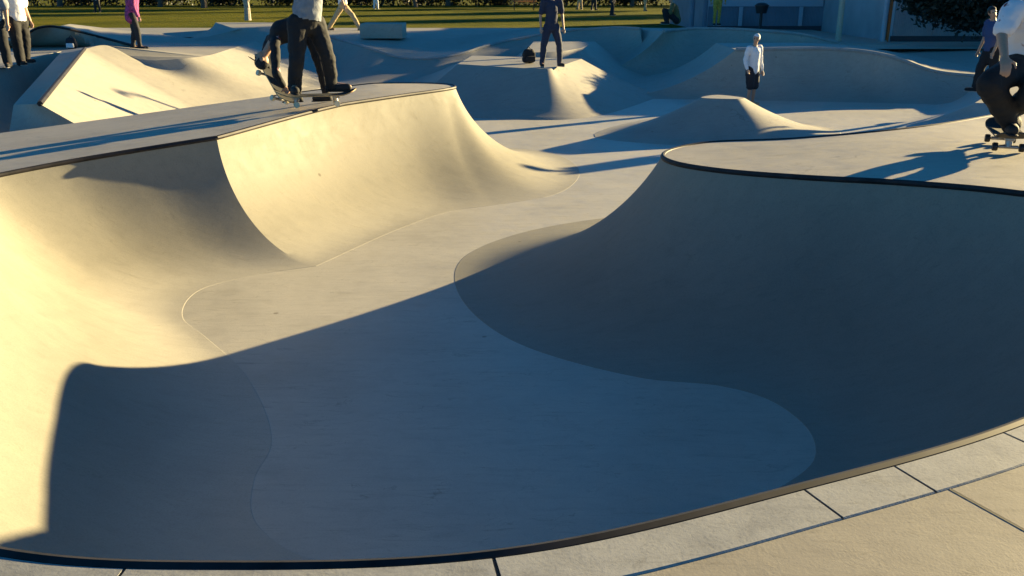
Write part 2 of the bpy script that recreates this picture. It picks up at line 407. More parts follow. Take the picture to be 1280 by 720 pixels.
# front right wall (shaded face, pale lip)
island('quarter_pipe', [W(920, 62, -.05), W(1050, 62, -.05), W(1110, 70, -.14), W(1170, 90, -.46), (10.3, 18.8, -.55), (10.5, 21.2, -.5), (8, 22, -.1), (4.9, 21.9, -.05)],
       [(2.1, 18.9), (7.2, 18.1), (8.1, 17.9), (9.0, 17.6), (10.6, 17.6), (12, 22), (8.3, 23.8), (3.0, 23.6)],
       'shaded concrete quarter pipe with a pale lip behind the child in white', 'skate ramp', M['far'], sharp=[0, 7], n=8, coping=(0, 3.5, .045, 'band'))
# far right wall
far_lip = [W(830, 39, .1), W(870, 36, .1), W(925, 37, .1), W(1000, 43, .02), W(1046, 53, -.22), (11.0, 25.2, -.28), (10.6, 32.3, -.2), (3.6, 32, -.1)]
island('bowl_wall', far_lip, [(1.7, 23.6), (4.8, 23.2), (6.4, 23.2), (8.3, 23.2), (10.5, 22.4), (12.4, 24), (11.2, 33), (1.5, 33.5)],
       'farthest shaded bowl wall on the right in front of the blue grey building', 'skate ramp', M['far'], sharp=[0, 5, 6, 7], n=8, coping=(0, 4, .05, 'band'))
# raised right apron
island('side_bank', [(7.75, 14.95, -.62), (9.3, 17.2, -.6), (9.7, 19.0, -.6), (10, 25.6, -.312), (25, 25.6, -.312), (25, 14.0, -.4), (10.5, 14.0, -.55)],
       [G(1105, 159), (8.6, 18.0), (9.0, 20), (9.3, 26.5), (26, 26.6), (26, 12.8), (8.8, 12.8)],
       'low concrete bank rising at the right edge beyond the near deck', 'skate ramp', M['floor'], p=1.9, sharp=[0, 3, 4, 5], n=6)
# far left and centre: the back wall of the park
far2 = [(-24, 24.0, -.15), (-12, 24.5, -.2), W(405, 44, -.2), W(460, 60, -.32), W(500, 72, -.55), W(545, 73, -.55), W(578, 67, -.46), W(603, 59, -.34), W(645, 49, -.19), W(700, 40, -.03), W(760, 35, .08), W(800, 36, .1), (5, 34, -.2), (-24, 34, -.2)]
ft2 = [(-24, 22.4), (-11, 22.4), G(408, 98), G(432, 106), G(490, 107), G(540, 106), G(575, 103), (-1.2, 22.2), (.2, 22.2), (1.4, 22.6), (2.6, 23.2), (3.8, 23.6), (7, 36), (-25, 36)]
island('back_wall', far2, ft2, 'blue shaded back wall of the park with a dipping pale lip below the lawn', 'skate ramp', M['far'], sharp=[0, 2, 11, 12, 13], n=7, coping=(2, 11, .045, 'band'))
# block with shaded left end and sunlit right face
island('hip_bank', [W(297, 37, .12), W(350, 33, .12), (-7.3, 31, .1), (-10, 31, .1)],
       [(-9.6, 22.6, -.28), (-4.6, 19.6), (-3.6, 27), (-11, 33, -.3)],
       'pale concrete hip with a shaded end and sunlit face behind the skater in grey', 'skate ramp', M['far'], p=1.35, sharp=[0, 1, 2, 3], n=7)
# left bank with ridge
rn = W(50, 130, -.12); rf = W(106, 61, .08)
island('ridge_bank', [rn, rf, W(135, 57, .1), W(175, 74, -.16), W(240, 72, -.16), W(292, 60, -.16), (-7.2, 27, -.17), (-9.6, 27, -.17), (-9.5, 20.0, -.05), W(78, 63, .02), W(17, 131, -.2)],
       [(-3.9, 10.5), (-5.6, 16.4), (-5.6, 17.2), (-5.4, 18.2), (-4.9, 19.5), (-4.4, 21.5), (-5.5, 27.5), (-9.8, 27.6), (-10.2, 21.5), (-9.2, 17.4), (-5.9, 9.9)],
       'large sunlit bank at the left with a black edged ridge and grey sloping top', 'skate ramp', M['far'], p=1.15, sharp=[0, 1, 5, 6, 7, 8, 9, 10], n=7, coping=(0, 1.0, .035), capmat=M['far'])
# left raised deck behind it
island('left_platform', [W(-5, 86, -.12), W(40, 74, -.12), W(78, 64, -.12), (-9.5, 23, -.12), (-9, 26, -.15), (-24, 26, -.15), (-24, 13, -.12), (-9.2, 12.4, -.12)],
       [(-8.0, 15.2), (-8.7, 18), (-9.0, 20.5), (-8.2, 23), (-8.0, 27), (-25, 27), (-25, 12), (-8.2, 11.4)],
       'concrete platform at the far left edge where two skaters stand', 'skate ramp', M['far'], sharp=[4, 5, 6, 7], n=6, coping=(0, 3, .03))
# far left mound
island('corner_mound', [W(28, 48, .1), W(45, 36, .32), W(62, 33, .36), W(88, 37, .3), W(120, 45, .12), W(182, 61, -.1), (-8.2, 24.5, -.12), (-13, 27, .2)],
       [(-13.4, 20.4, -.11), (-12.2, 21.2, -.11), (-11.4, 21.6, -.11), (-10.6, 21.8, -.11), (-9.6, 21.4, -.11), (-8.2, 21.0, -.11), (-7.4, 24.5, -.13), (-13.5, 28.5, -.2)],
       'small sunlit concrete mound with a reddish lip at the far left below the lawn', 'skate ramp', M['far'], sharp=[0, 5, 6, 7], n=6, coping=(0, 5, .03))
# ledge block
bl = at(450, 46, -.14); br = at(503, 46, -.14)
bm = bmesh.new(); bm_box(bm, (0, 0, -.05), (br.x - bl.x, 1.1, .36), .02)
o = from_bm('concrete_ledge', bm, M['far']); o.location = bl; tag(o, 'pale concrete ledge block at the edge of the lawn beside the walking legs', 'ledge')

# ------------------------------------------------------------------ lawn sheet with a hole for the park
LZ = -.3
def lawnz(x, y): return LZ
hole = [(-23.5, -7.5), (23.5, -7.5), (23.5, 33.5), (-23.5, 33.5)]
big = [(-900, -900), (900, -900), (900, 900), (-900, 900)]
V = [Vector((*p, LZ)) for p in hole + big]; Fc = [(0, 4, 5, 1), (1, 5, 6, 2), (2, 6, 7, 3), (3, 7, 4, 0)]
o = link('lawn', V, orient_up(V, Fc), M['lawn'], smooth=False); tag(o, kind='structure')
# pavement in front of the building
V = [Vector(p) for p in [(8.6, 23.6, LZ + .004), (30, 23.6, LZ + .004), (30, 34, LZ + .004), (4.5, 34, LZ + .004)]]
o = link('pavement', V, orient_up(V, [(0, 1, 2, 3)]), M['deck'], smooth=False); tag(o, kind='structure')

#PEOPLE_AND_REST
M['olive'] = cloth('olive cotton', (.12, .11, .04))
M['orangewood'] = simple('orange wood', (.55, .26, .06), rough=.6)
M['beige'] = simple('beige paint', (.42, .37, .28), rough=.5, noise=.12)
M['paleblue'] = simple('pale blue paint', (.33, .38, .44), rough=.5, noise=.1)
M['orange'] = simple('orange paint', (.5, .12, .03), rough=.5)
M['base_strip'] = simple('dark plinth', (.05, .055, .065), rough=.8)
def siding(name, col):
    m, nt, b = new_mat(name); tc = N(nt, 'ShaderNodeTexCoord')
    wv = N(nt, 'ShaderNodeTexWave', Scale=6, Distortion=0); nt.links.new(tc.outputs['Object'], wv.inputs['Vector'])
    n = N(nt, 'ShaderNodeTexNoise', Scale=1.2, Detail=6); nt.links.new(tc.outputs['Object'], n.inputs['Vector'])
    c = mixc(nt, col, ramp(nt, n.outputs['Fac'], [(.3, (.8, .8, .8)), (.7, (1.1, 1.1, 1.1))]), 1.0); nt.links.new(c, b.inputs['Base Color']); b.inputs['Roughness'].default_value = .55
    bp = N(nt, 'ShaderNodeBump', Strength=.7, Distance=.02); nt.links.new(wv.outputs['Fac'], bp.inputs['Height']); nt.links.new(bp.outputs['Normal'], b.inputs['Normal']); return m
M['bluewall'] = siding('blue grey siding', (.16, .195, .25)); M['greywall'] = siding('grey siding', (.33, .35, .37))
def blotch(name, base, cols, scale, thr):
    m, nt, b = new_mat(name); tc = N(nt, 'ShaderNodeTexCoord')
    vo = N(nt, 'ShaderNodeTexVoronoi', Scale=scale); nt.links.new(tc.outputs['Object'], vo.inputs['Vector'])
    n = N(nt, 'ShaderNodeTexNoise', Scale=scale * .7, Detail=3); nt.links.new(tc.outputs['Object'], n.inputs['Vector'])
    sp = nt.nodes.new('ShaderNodeSeparateColor'); nt.links.new(vo.outputs['Color'], sp.inputs[0])
    pr = ramp(nt, sp.outputs[0], [(0, cols[0]), (.5, cols[1]), (1, cols[0])])
    mask = ramp(nt, n.outputs['Fac'], [(thr, (0, 0, 0)), (thr + .03, (1, 1, 1))])
    mm = nt.nodes.new('ShaderNodeMix'); mm.data_type = 'RGBA'; nt.links.new(mask, mm.inputs[0]); mm.inputs[6].default_value = (*base, 1); nt.links.new(pr, mm.inputs[7])
    nt.links.new(mm.outputs[2], b.inputs['Base Color']); b.inputs['Roughness'].default_value = .85; return m
M['printtee'] = blotch('printed white jersey', (.72, .71, .74), ((.05, .04, .05), (.4, .05, .04)), 9, .6)
M['printhood'] = blotch('printed black jersey', (.012, .012, .015), ((.5, .42, .4), (.35, .1, .12)), 16, .66)
m, nt, b = new_mat('blue white jersey'); tc = N(nt, 'ShaderNodeTexCoord'); sx_ = nt.nodes.new('ShaderNodeSeparateXYZ'); nt.links.new(tc.outputs['Object'], sx_.inputs[0])
nt.links.new(ramp(nt, sx_.outputs[0], [(0, (.03, .06, .16)), (.02, (.72, .72, .74))]), b.inputs['Base Color']); b.inputs['Roughness'].default_value = .85; M['bluewhite'] = m
# ------------------------------------------------------------------ people
from mathutils import noise
def vox(bm, size, smooth=4, wrinkle=0, seed=0):
    me = bpy.data.meshes.new('vox'); bm.to_mesh(me); bm.free()
    o = bpy.data.objects.new('vox', me); C.objects.link(o)
    r = o.modifiers.new('r', 'REMESH'); r.mode = 'VOXEL'; r.voxel_size = size
    s = o.modifiers.new('s', 'SMOOTH'); s.iterations = smooth; s.factor = .5
    dg = bpy.context.evaluated_depsgraph_get(); out = bpy.data.meshes.new_from_object(o.evaluated_get(dg))
    bpy.data.objects.remove(o); bpy.data.meshes.remove(me)
    if wrinkle:
        for v in out.vertices:
            c = v.co; q = Vector((c.x * 9, c.y * 9, c.z * 14 + seed))
            v.co = c + v.normal * wrinkle * (noise.noise(q) + .5 * noise.noise(q * 2.3))
    out.polygons.foreach_set('use_smooth', [True] * len(out.polygons)); out.update()
    return out
def put(name, me, mat, parent):
    me.name = name; me.materials.clear(); me.materials.append(mat)
    o = bpy.data.objects.new(name, me); C.objects.link(o); o.parent = parent; return o
def chain(bm, pts, rad, seg=10):
    for i, (p, r) in enumerate(zip(pts, rad)):
        bm_ball(bm, p, r, seg=seg)
        if i: bm_cone(bm, pts[i - 1], rad[i - 1], p, r, seg)
def hand(bm, el, ha, s, side, curl=.5):
    d = (ha - el).normalized(); up = Vector((0, 0, 1)) if abs(d.z) < .8 else Vector((0, 1, 0))
    a = d.cross(up).normalized(); n = a.cross(d).normalized()
    palm = ha + d * .045 * s
    q = Matrix((a, d, n)).transposed()
    bm_ball(bm, palm, (.042 * s, .05 * s, .017 * s), q, 10)
    for k, L in enumerate((.068, .078, .073, .056)):
        b0 = palm + d * .035 * s + a * (k - 1.5) * .021 * s
        k1 = b0 + (d * math.cos(curl) - n * math.sin(curl)) * L * .5 * s; k2 = k1 + (d * math.cos(curl * 2.2) - n * math.sin(curl * 2.2)) * L * .5 * s
        chain(bm, [b0, k1, k2], [.0095 * s, .009 * s, .0075 * s], 7)
    t0 = palm - a * side * .03 * s - d * .02 * s; t1 = t0 + (d * .5 - a * side * .8 - n * .2).normalized() * .04 * s; t2 = t1 + (d * .8 - a * side * .2 - n * .4).normalized() * .032 * s
    chain(bm, [t0, t1, t2], [.013 * s, .011 * s, .009 * s], 7)
def person(label, J, wear, s=1.0, face=None, voxel=.02, group=None, curl=.5, name='person'):
    """J: joints in world space. wear: trousers/shorts, top, sleeve length, hair or cap materials."""
    gp = [J['anL'], J['anR']]
    base = Vector(((gp[0].x + gp[1].x) / 2, (gp[0].y + gp[1].y) / 2, min(gp[0].z, gp[1].z) - .07 * s))
    root = empty(name, base); tag(root, label, 'person', group)
    J = {k: v - base for k, v in J.items()}
    up = (J['head'] - J['neck']).normalized()
    fc = (face or Vector((0, -1, 0))); fc = (fc - up * fc.dot(up)).normalized(); rt = fc.cross(up).normalized()
    hq = Matrix((rt, fc, up)).transposed(); H = J['head']
    bm = bmesh.new()
    chain(bm, [J['pel'], J['pel'].lerp(J['che'], .5), J['che']], [.115 * s, .108 * s, .125 * s], 12)
    chain(bm, [J['shL'], J['che'].lerp(J['neck'], .6), J['shR']], [.05 * s, .07 * s, .05 * s])
    chain(bm, [J['che'], J['neck'], H - up * .05 * s], [.1 * s, .055 * s, .05 * s])
    bm_ball(bm, H + up * .015 * s - fc * .008 * s, (.074 * s, .096 * s, .1 * s), hq); bm_ball(bm, H - up * .055 * s + fc * .032 * s, (.052 * s, .055 * s, .055 * s), hq)
    chain(bm, [H + fc * .088 * s + up * .012 * s, H + fc * .107 * s - up * .022 * s], [.011 * s, .016 * s], 8)
    bm_ball(bm, H - up * .058 * s + fc * .085 * s, (.024 * s, .01 * s, .009 * s), hq, 8)
    for sg in (-1, 1):
        bm_ball(bm, H + rt * sg * .076 * s - fc * .01 * s - up * .005 * s, (.012 * s, .022 * s, .033 * s), hq, 8)
    for c in 'LR':
        chain(bm, [J['sh' + c], J['el' + c], J['ha' + c]], [.05 * s, .039 * s, .027 * s])
        hand(bm, J['el' + c], J['ha' + c], s, 1 if c == 'L' else -1, curl)
        hp = J.get('hi' + c)
        chain(bm, [J['pel'], hp, J['kn' + c], J['an' + c]], [.1 * s, .085 * s, .055 * s, .04 * s])
        chain(bm, [J['an' + c], J['to' + c]], [.036 * s, .03 * s])
    put('body', vox(bm, voxel * .75), wear.get('skin', M['skin']), root)
    # eyes
    if voxel < .022:
        for sg in (-1, 1):
            bm = bmesh.new(); bm_ball(bm, H + rt * sg * .033 * s + fc * .082 * s + up * .012 * s, .011 * s, seg=8); from_bm('eye', bm, M['darkplastic'], root)
    # hair or cap
    bm = bmesh.new()
    bm_ball(bm, H + up * .03 * s - fc * .018 * s, (.083 * s, .1 * s, .095 * s), hq)
    vs = [v for v in bm.verts if (v.co - H).dot(up) < -.02 * s or ((v.co - H).dot(fc) > .062 * s and (v.co - H).dot(up) < .06 * s)]
    bmesh.ops.delete(bm, geom=vs, context='VERTS')
    if wear.get('brim'):
        for k in range(6):
            t = -1 + k * .4; bm_ball(bm, H + up * .055 * s + fc * .105 * s * (1 - .12 * t * t) + rt * t * .05 * s, (.03 * s, .07 * s, .007 * s), hq, 10)
    from_bm('cap' if wear.get('brim') or wear.get('cap') else 'hair', bm, wear.get('hair', M['hair']), root, angle=60)
    # top
    bm = bmesh.new(); g = wear.get('loose', .02) * s
    hem = J['pel'].lerp(J['che'], wear.get('hem', -.12))
    chain(bm, [hem, J['pel'].lerp(J['che'], .45), J['che'], J['che'].lerp(J['neck'], .5)], [.14 * s + g, .13 * s + g, .14 * s + g, .09 * s + g], 14)
    chain(bm, [J['shL'], J['che'].lerp(J['neck'], .5), J['shR']], [.058 * s + g * .5, .08 * s + g * .5, .058 * s + g * .5])
    for c in 'LR':
        pts = [J['sh' + c], J['el' + c], J['ha' + c]]
        if wear.get('long'): chain(bm, [pts[0], pts[1], pts[1].lerp(pts[2], .93)], [.06 * s + g * .6, .05 * s + g * .5, .038 * s + g * .3])
        else: chain(bm, [pts[0], pts[0].lerp(pts[1], .75)], [.062 * s + g * .6, .056 * s + g * .8])
    if wear.get('hood'): bm_ball(bm, J['neck'] - fc * .06 * s, (.1 * s, .08 * s, .07 * s), hq)
    tme = vox(bm, voxel, 2, .012 * s, 3)
    if not wear.get('long'):                                  # a straight hem
        ax_ = (J['che'] - J['pel']).normalized(); b2 = bmesh.new(); b2.from_mesh(tme); low = []
        for v in b2.verts:
            d_ = v.co - hem; t_ = d_.dot(ax_)
            if t_ < -.03 * s and (d_ - ax_ * t_).length < .175 * s + g: low.append(v)
        bmesh.ops.delete(b2, geom=low, context='VERTS'); b2.to_mesh(tme); b2.free()
    put(wear.get('topname', 'shirt'), tme, wear['top'], root)
    if 'sleeve' in wear:
        for c in 'LR':
            bm = bmesh.new(); chain(bm, [J['sh' + c].lerp(J['el' + c], .3), J['el' + c], J['el' + c].lerp(J['ha' + c], .9)], [.064 * s + g, .055 * s + g, .042 * s + g])
            put('sleeve', vox(bm, voxel, 2, .005), wear['sleeve'], root)
    # trousers or shorts
    bm = bmesh.new(); hs = wear.get('baggy', .02) * s
    chain(bm, [J['pel'] + (J['che'] - J['pel']).normalized() * .06 * s, J['pel'], (J['hiL'] + J['hiR']) / 2], [.125 * s, .132 * s + hs * .5, .12 * s + hs * .5], 14)
    for c in 'LR':
        pts = [J['hi' + c], J['kn' + c], J['an' + c]]
        if wear.get('shorts'): chain(bm, [pts[0], pts[1]], [.1 * s + hs, .08 * s + hs])
        else: chain(bm, [pts[0], pts[1], pts[1].lerp(pts[2], .55), pts[1].lerp(pts[2], 1.02)], [.1 * s + hs, .068 * s + hs, .062 * s + hs, .052 * s + hs])
    put('shorts' if wear.get('shorts') else 'trousers', vox(bm, voxel, 2, .01 * s, 11), wear['legs'], root)
    for c in 'LR':
        a, t = J['an' + c], J['to' + c]; d = (t - a); d.z = 0; d.normalize()
        fl = Vector((a.x, a.y, a.z - .03 * s)) ; tip = fl + d * .17 * s
        slope = (t.z - a.z + .025 * s); tip.z += slope
        bm = bmesh.new(); chain(bm, [a + Vector((0, 0, .0)), fl - d * .035 * s], [.05 * s, .046 * s]); chain(bm, [fl - d * .03 * s, fl.lerp(tip, .6), tip], [.047 * s, .046 * s, .04 * s])
        sh = put('shoe', vox(bm, max(.011, voxel * .7), 3), wear.get('shoes', M['shoe']), root)
        bm = bmesh.new(); lowz = Vector((0, 0, -.034 * s)); sd_ = Vector((-d.y, d.x, 0))
        chain(bm, [fl - d * .045 * s + lowz, fl.lerp(tip, .6) + lowz, tip + d * .015 * s + lowz], [.04 * s, .043 * s, .036 * s])
        for v in bm.verts:
            ref = fl + lowz + Vector((0, 0, slope * max(0, (v.co - fl).dot(d)) / (.17 * s)))
            v.co.z = ref.z + (v.co.z - ref.z) * .3
        from_bm('sole', bm, wear.get('soles', M['sole']), sh)
    return root
def stand(pos, H, ang, spread=.09, stride=0, lean=0, arms=None, twist=0):
    """upright pose. ang: heading (0 = away from the camera, pi = towards it). arms: {side: (elbow, hand)} offsets from the shoulder (right, forward, up) in body heights"""
    pos = Vector(pos); f = Vector((math.sin(ang), math.cos(ang), 0)); r = Vector((math.cos(ang), -math.sin(ang), 0)); u = Vector((0, 0, 1))
    P = lambda a, b_, c_: pos + (r * a + f * b_ + u * c_) * H
    J = dict(pel=P(0, 0, .53), che=P(0, lean * .5, .73), neck=P(0, lean * .8, .83), head=P(0, lean + .02, .93))
    for c, sg in (('L', -1), ('R', 1)):
        J['sh' + c] = P(sg * .112, lean * .7, .81)
        e, h_ = (arms or {}).get(c, ((sg * .035, -.01, -.175), (sg * .04, .04, -.33)))
        J['el' + c] = J['sh' + c] + (r * e[0] + f * e[1] + u * e[2]) * H; J['ha' + c] = J['sh' + c] + (r * h_[0] + f * h_[1] + u * h_[2]) * H
        st = stride * (1 if c == 'R' else -1)
        J['hi' + c] = P(sg * .05, 0, .5); J['kn' + c] = P(sg * (spread * .8 + .01), st * .55 + .02, .275); J['an' + c] = P(sg * spread, st, .04)
        J['to' + c] = J['an' + c] + (f * .09 + r * sg * .02 - u * .012) * H
    return J

# skateboards
def skateboard(label, center, axis, z, normal=None, group=None, wood='wood', wheel='wheel', wr=.03):
    root = empty('skateboard', (center[0], center[1], z)); tag(root, label, 'skateboard', group)
    nx, ny, L, Wd = 28, 6, .81, .205; V, Fc = [], []
    for side in (0, 1):
        for i in range(nx + 1):
            x = -L / 2 + L * i / nx; ax = abs(x); hw = Wd / 2
            e = max(0, (ax - (L / 2 - hw)) / hw); hw *= math.sqrt(max(.03, 1 - e ** 2.2))
            kick = max(0, ax - .25) ** 1.5 * 1.0
            for j in range(ny + 1):
                y = -hw + 2 * hw * j / ny
                V.append(Vector((x, y, .108 + kick + .008 * (y / (Wd / 2)) ** 2 - side * .011)))
    n1 = (nx + 1) * (ny + 1)
    for i in range(nx):
        for j in range(ny):
            a = i * (ny + 1) + j; Fc.append((a, a + ny + 1, a + ny + 2, a + 1)); Fc.append((n1 + a, n1 + a + 1, n1 + a + ny + 2, n1 + a + ny + 1))
    rim = [i * (ny + 1) for i in range(nx + 1)] + [nx * (ny + 1) + j for j in range(1, ny + 1)] + [i * (ny + 1) + ny for i in range(nx - 1, -1, -1)] + [j for j in range(ny - 1, 0, -1)]
    for a, b_ in zip(rim, rim[1:] + rim[:1]): Fc.append((a, b_, n1 + b_, n1 + a))
    mi = [0 if (k % 2 == 0 and k < nx * ny * 2) else 1 for k in range(len(Fc))]
    d = link('deck', V, Fc, [M['grip'], M[wood]], root, midx=mi, angle=40); recalc(d)
    for sx in (-.2, .2):
        bm = bmesh.new(); bm_box(bm, (sx - .035, -.03, .078), (sx + .035, .03, .097), .004)
        bm_cone(bm, (sx, -.1, .03), .008, (sx, .1, .03), .008); bm_cone(bm, (sx, 0, .03), .022, (sx + .012 * (1 if sx < 0 else -1), 0, .085), .026)
        bm_cone(bm, (sx, -.06, .032), .013, (sx, .06, .032), .013)
        t = from_bm('truck', bm, M['truck'], root)
        for sy in (-.085, .085):
            bm = bmesh.new(); bm_cone(bm, (sx, sy - .017, .03), .027, (sx, sy + .017, .03), .027, 20); bm_cone(bm, (sx, sy - .012, .03), .03, (sx, sy + .012, .03), .03, 20)
            from_bm('wheel', bm, M[wheel], t)
    X = Vector((axis[0], axis[1], axis[2] if len(axis) > 2 else 0)).normalized(); Z = Vector(normal or (0, 0, 1)); Z = (Z - X * Z.dot(X)).normalized()
    root.rotation_euler = Matrix((X, Z.cross(X), Z)).transposed().to_euler()
    return root
# bent skater on the lip of the left deck
wl, wr = at(367, 139, .02), at(425, 134.5, .04)
bc = (wl + wr) / 2; bax = Vector((wr.x - wl.x, wr.y - wl.y, 0)).normalized(); bz = deckz(bc.x, bc.y) + .022
skateboard('maple skateboard with cream wheels under the skater in grey on the lip', (bc.x, bc.y), bax, bz)
Y = bc.y
A = lambda px, py, dy=0: aty(px, py, Y + dy)
top = bz + .12
aL = Vector((A(371, 118).x, Y - .1, top + .085)); aR = Vector((A(414, 116).x, Y + .08, top + .085))
J = dict(pel=A(384, 22), che=A(388, -34, .02), neck=A(386, -66, .0), head=A(380, -92, -.02),
         shL=A(366, -58, -.08), shR=A(410, -60, .1), elL=A(332, -48, -.1), haL=A(306, -66, -.14), elR=A(440, -44, .12), haR=A(462, -66, .1),
         hiL=A(372, 30, -.06), hiR=A(394, 30, .06), knL=A(371, 76, -.14), knR=A(409, 69, .02), anL=aL, anR=aR,
         toL=aL + Vector((.05, -.14, -.02)), toR=aR + Vector((.17, .0, -.02)))
person('person in grey shirt and black trousers riding a skateboard on the lip', J,
       dict(top=M['greytee'], legs=M['black'], soles=M['shoe'], baggy=.014, loose=.012, hem=.02), s=.95, face=Vector((-.6, -1, 0)), voxel=.012, curl=.7)
e0 = aty(364, 134, Y - .02); e1 = aty(334, 82, Y + .42); dd = (e1 - e0).normalized(); ee = e0 + dd * .41
tb = skateboard('skateboard tilted steeply on its tail left of the legs of the skater in grey', (ee.x, ee.y), tuple(dd), ee.z, normal=(.75, -.45, .5))
zz = tb.rotation_euler.to_matrix() @ Vector((0, 0, 1)); tb.location = ee - zz * .11
B = lambda px, py, dy=0: aty(px, py, Y + .42 + dy)
k1 = Vector((B(371, 116).x, Y + .44, deckz(bc.x, Y + .44) + .065)); k2 = Vector((B(411, 116).x - .05, Y + .54, deckz(bc.x, Y + .54) + .065))
J = dict(pel=B(376, 32), che=B(352, 40, -.06), neck=B(338, 56, -.1), head=B(327, 75, -.14),
         shL=B(344, 55, -.22), shR=B(338, 49, .02), elL=B(345, 92, -.34), haL=B(355, 108, -.3), elR=B(330, 74, .0), haR=B(337, 92, -.0),
         hiL=B(371, 36, -.02), hiR=B(384, 36, .06), knL=B(372, 78, -.06), knR=B(398, 76, .06), anL=k1, anR=k2, toL=k1 + Vector((-.12, -.06, -.02)), toR=k2 + Vector((-.12, -.05, -.02)))
person('child in black printed hoodie bending over a tilted skateboard behind the skater in grey', J,
       dict(top=M['printhood'], long=True, legs=M['black'], hair=M['charcoal'], brim=True, topname='hoodie', hem=.0, soles=M['shoe'], baggy=.0, loose=.018), s=.76, face=Vector((-1, -.2, -.15)), voxel=.012, curl=.9)
# crouching skater cut by the right edge
skateboard('dark skateboard at the right edge under the crouching skater', (3.58, 6.40), (.35, .94), deckz(3.62, 6.21) + .004, wood='darkplastic', wheel='darkplastic')
Y2 = 6.12
A = lambda px, py, dy=0: aty(px, py, Y2 + dy)
a1 = Vector((3.46, 6.14, .31)); a2 = Vector((3.66, 6.6, .31))
J = dict(pel=A(1283, 76, .1), che=A(1290, 28, .02), neck=A(1303, 4, -.05), head=A(1318, -8, -.1), shL=A(1268, 12, -.08), shR=A(1326, 12, .15), elL=A(1252, 42, -.14), haL=A(1256, 72, -.3), elR=A(1345, 45, .2), haR=A(1326, 72, -.1),
         hiL=A(1272, 86, .02), hiR=A(1298, 86, .2), knL=A(1236, 104, -.16), knR=A(1292, 118, -.25), anL=a1, anR=a2, toL=a1 + Vector((-.06, -.15, -.02)), toR=a2 + Vector((-.02, -.16, -.02)))
person('person in printed white shirt crouching on a skateboard at the right edge', J, dict(top=M['printtee'], legs=M['black'], loose=.03, baggy=.022, soles=M['shoe']), s=.93, face=Vector((-.9, -.4, 0)), voxel=.012)
# person behind, in blue and white
p3 = aty(1229, 126, 16.5)
person('person in blue and white shirt on the bank behind the crouching skater', stand((p3.x, 16.5, -.61), 1.5, R(-95), spread=.05, stride=.1, lean=.05), dict(top=M['bluewhite'], legs=M['black'], loose=.02), s=.9)
# child
p4 = aty(938, 122, 17.6)
person('child in white cap and white top standing beyond the concrete hump', stand((p4.x, 17.6, FLOOR + .01), 1.36, R(150), spread=.045, arms={'R': ((.05, .0, -.17), (.07, .08, -.3))}), dict(top=M['whitetee'], long=True, legs=M['charcoal'], shorts=True, hair=M['whitetee'], cap=True, loose=.012, shoes=M['khaki']), s=.8, face=Vector((-.5, -1, 0)))
# figure on the pyramid
p5 = aty(689, 82, 17.6)
person('person in navy shirt and dark trousers standing on the central pyramid', stand((p5.x, 17.75, -.262), 1.5, R(165), spread=.12, lean=0), dict(top=M['navy'], legs=M['navy'], loose=.01, baggy=.008, hem=-.3), s=.86)
# pink
p6 = aty(171, 62, 20.6)
person('person in pink print top and dark leggings at the edge of the lawn', stand((p6.x, 20.6, -.12), 1.5, R(70), spread=.025, stride=.05, lean=.06), dict(top=M['pink'], legs=M['charcoal'], long=True, loose=.02, hem=-.35, baggy=0), s=.92)
# left pair
p7 = aty(22, 78, 16.4)
person('person in white shirt with wide stance on the far left platform', stand((p7.x, 16.6, -.12), 1.54, R(115), spread=.11, stride=.1), dict(top=M['whitetee'], legs=M['black'], loose=.03, baggy=.03), s=1)
p7 = aty(2, 80, 15.9)
person('person in grey shirt cut by the left edge of the photo', stand((p7.x, 15.9, -.12), 1.5, R(170), spread=.07), dict(top=M['greytee'], legs=M['black'], loose=.03, baggy=.02), s=1)
# khaki walker
p8 = aty(430, 32, 32)
person('person in khaki trousers striding along the top of the back wall', stand((p8.x, 32, -.2), 1.74, R(85), spread=.04, stride=.31), dict(top=M['whitetee'], legs=M['khaki'], shoes=M['bark']), s=1)
# seated figure and yellow figure on the far wall
p9 = aty(845, 33, 29.3); b9 = Vector((p9.x, 29.3, .1))
J = stand(b9 + Vector((0, 0, -.62)), 1.5, R(-80), spread=.07, lean=.12)
for c, sg in (('L', -1), ('R', 1)):
    J['kn' + c] = b9 + Vector((-.38, sg * .12, .42)); J['an' + c] = b9 + Vector((-.3, sg * .12, .07)); J['to' + c] = J['an' + c] + Vector((-.14, 0, -.02)); J['ha' + c] = J['kn' + c] + Vector((.1, 0, .02)); J['el' + c] = J['sh' + c] + Vector((-.08, sg * .1, -.24))
person('person sitting hunched with drawn up knees on top of the far wall', J, dict(top=M['olive'], legs=M['black'], long=True), s=.9, face=Vector((-1, -.3, 0)))
p10 = aty(895, 33, 30.5)
person('person in yellow standing behind the far bowl wall', stand((p10.x, 30.5, .02), 1.55, R(180), spread=.045), dict(top=M['yellow'], legs=M['yellow'], long=True, loose=.0, baggy=0), s=.85)
# people far across the lawn
far = [(765, 53, M['charcoal'], M['charcoal'], 1.7, 'person in dark clothes standing on the lawn, nearest of those beyond the park'),
       (742, 66, M['red'], M['charcoal'], 1.7, 'person in red at the far edge of the lawn'), (725, 68, M['whitetee'], M['khaki'], 1.7, 'person in white top and khaki trousers at the far edge of the lawn'),
       (470, 69, M['pink'], M['whitetee'], 1.65, 'person in pink top and pale trousers at the far edge of the lawn'), (122, 60, M['whitetee'], M['charcoal'], 1.7, 'person in white top and dark trousers on the lawn at the far left'),
       (806, 64, M['greytee'], M['khaki'], 1.7, 'person in grey top and khaki trousers far across the lawn by the seated figure')]
for px, y, t, l, h_, lab in far:
    x = aty(px, 10, y).x
    person(lab, stand((x, y, LZ), h_, R(random.uniform(0, 360)), spread=.06, stride=.06), dict(top=t, legs=l, long=True), voxel=.03)
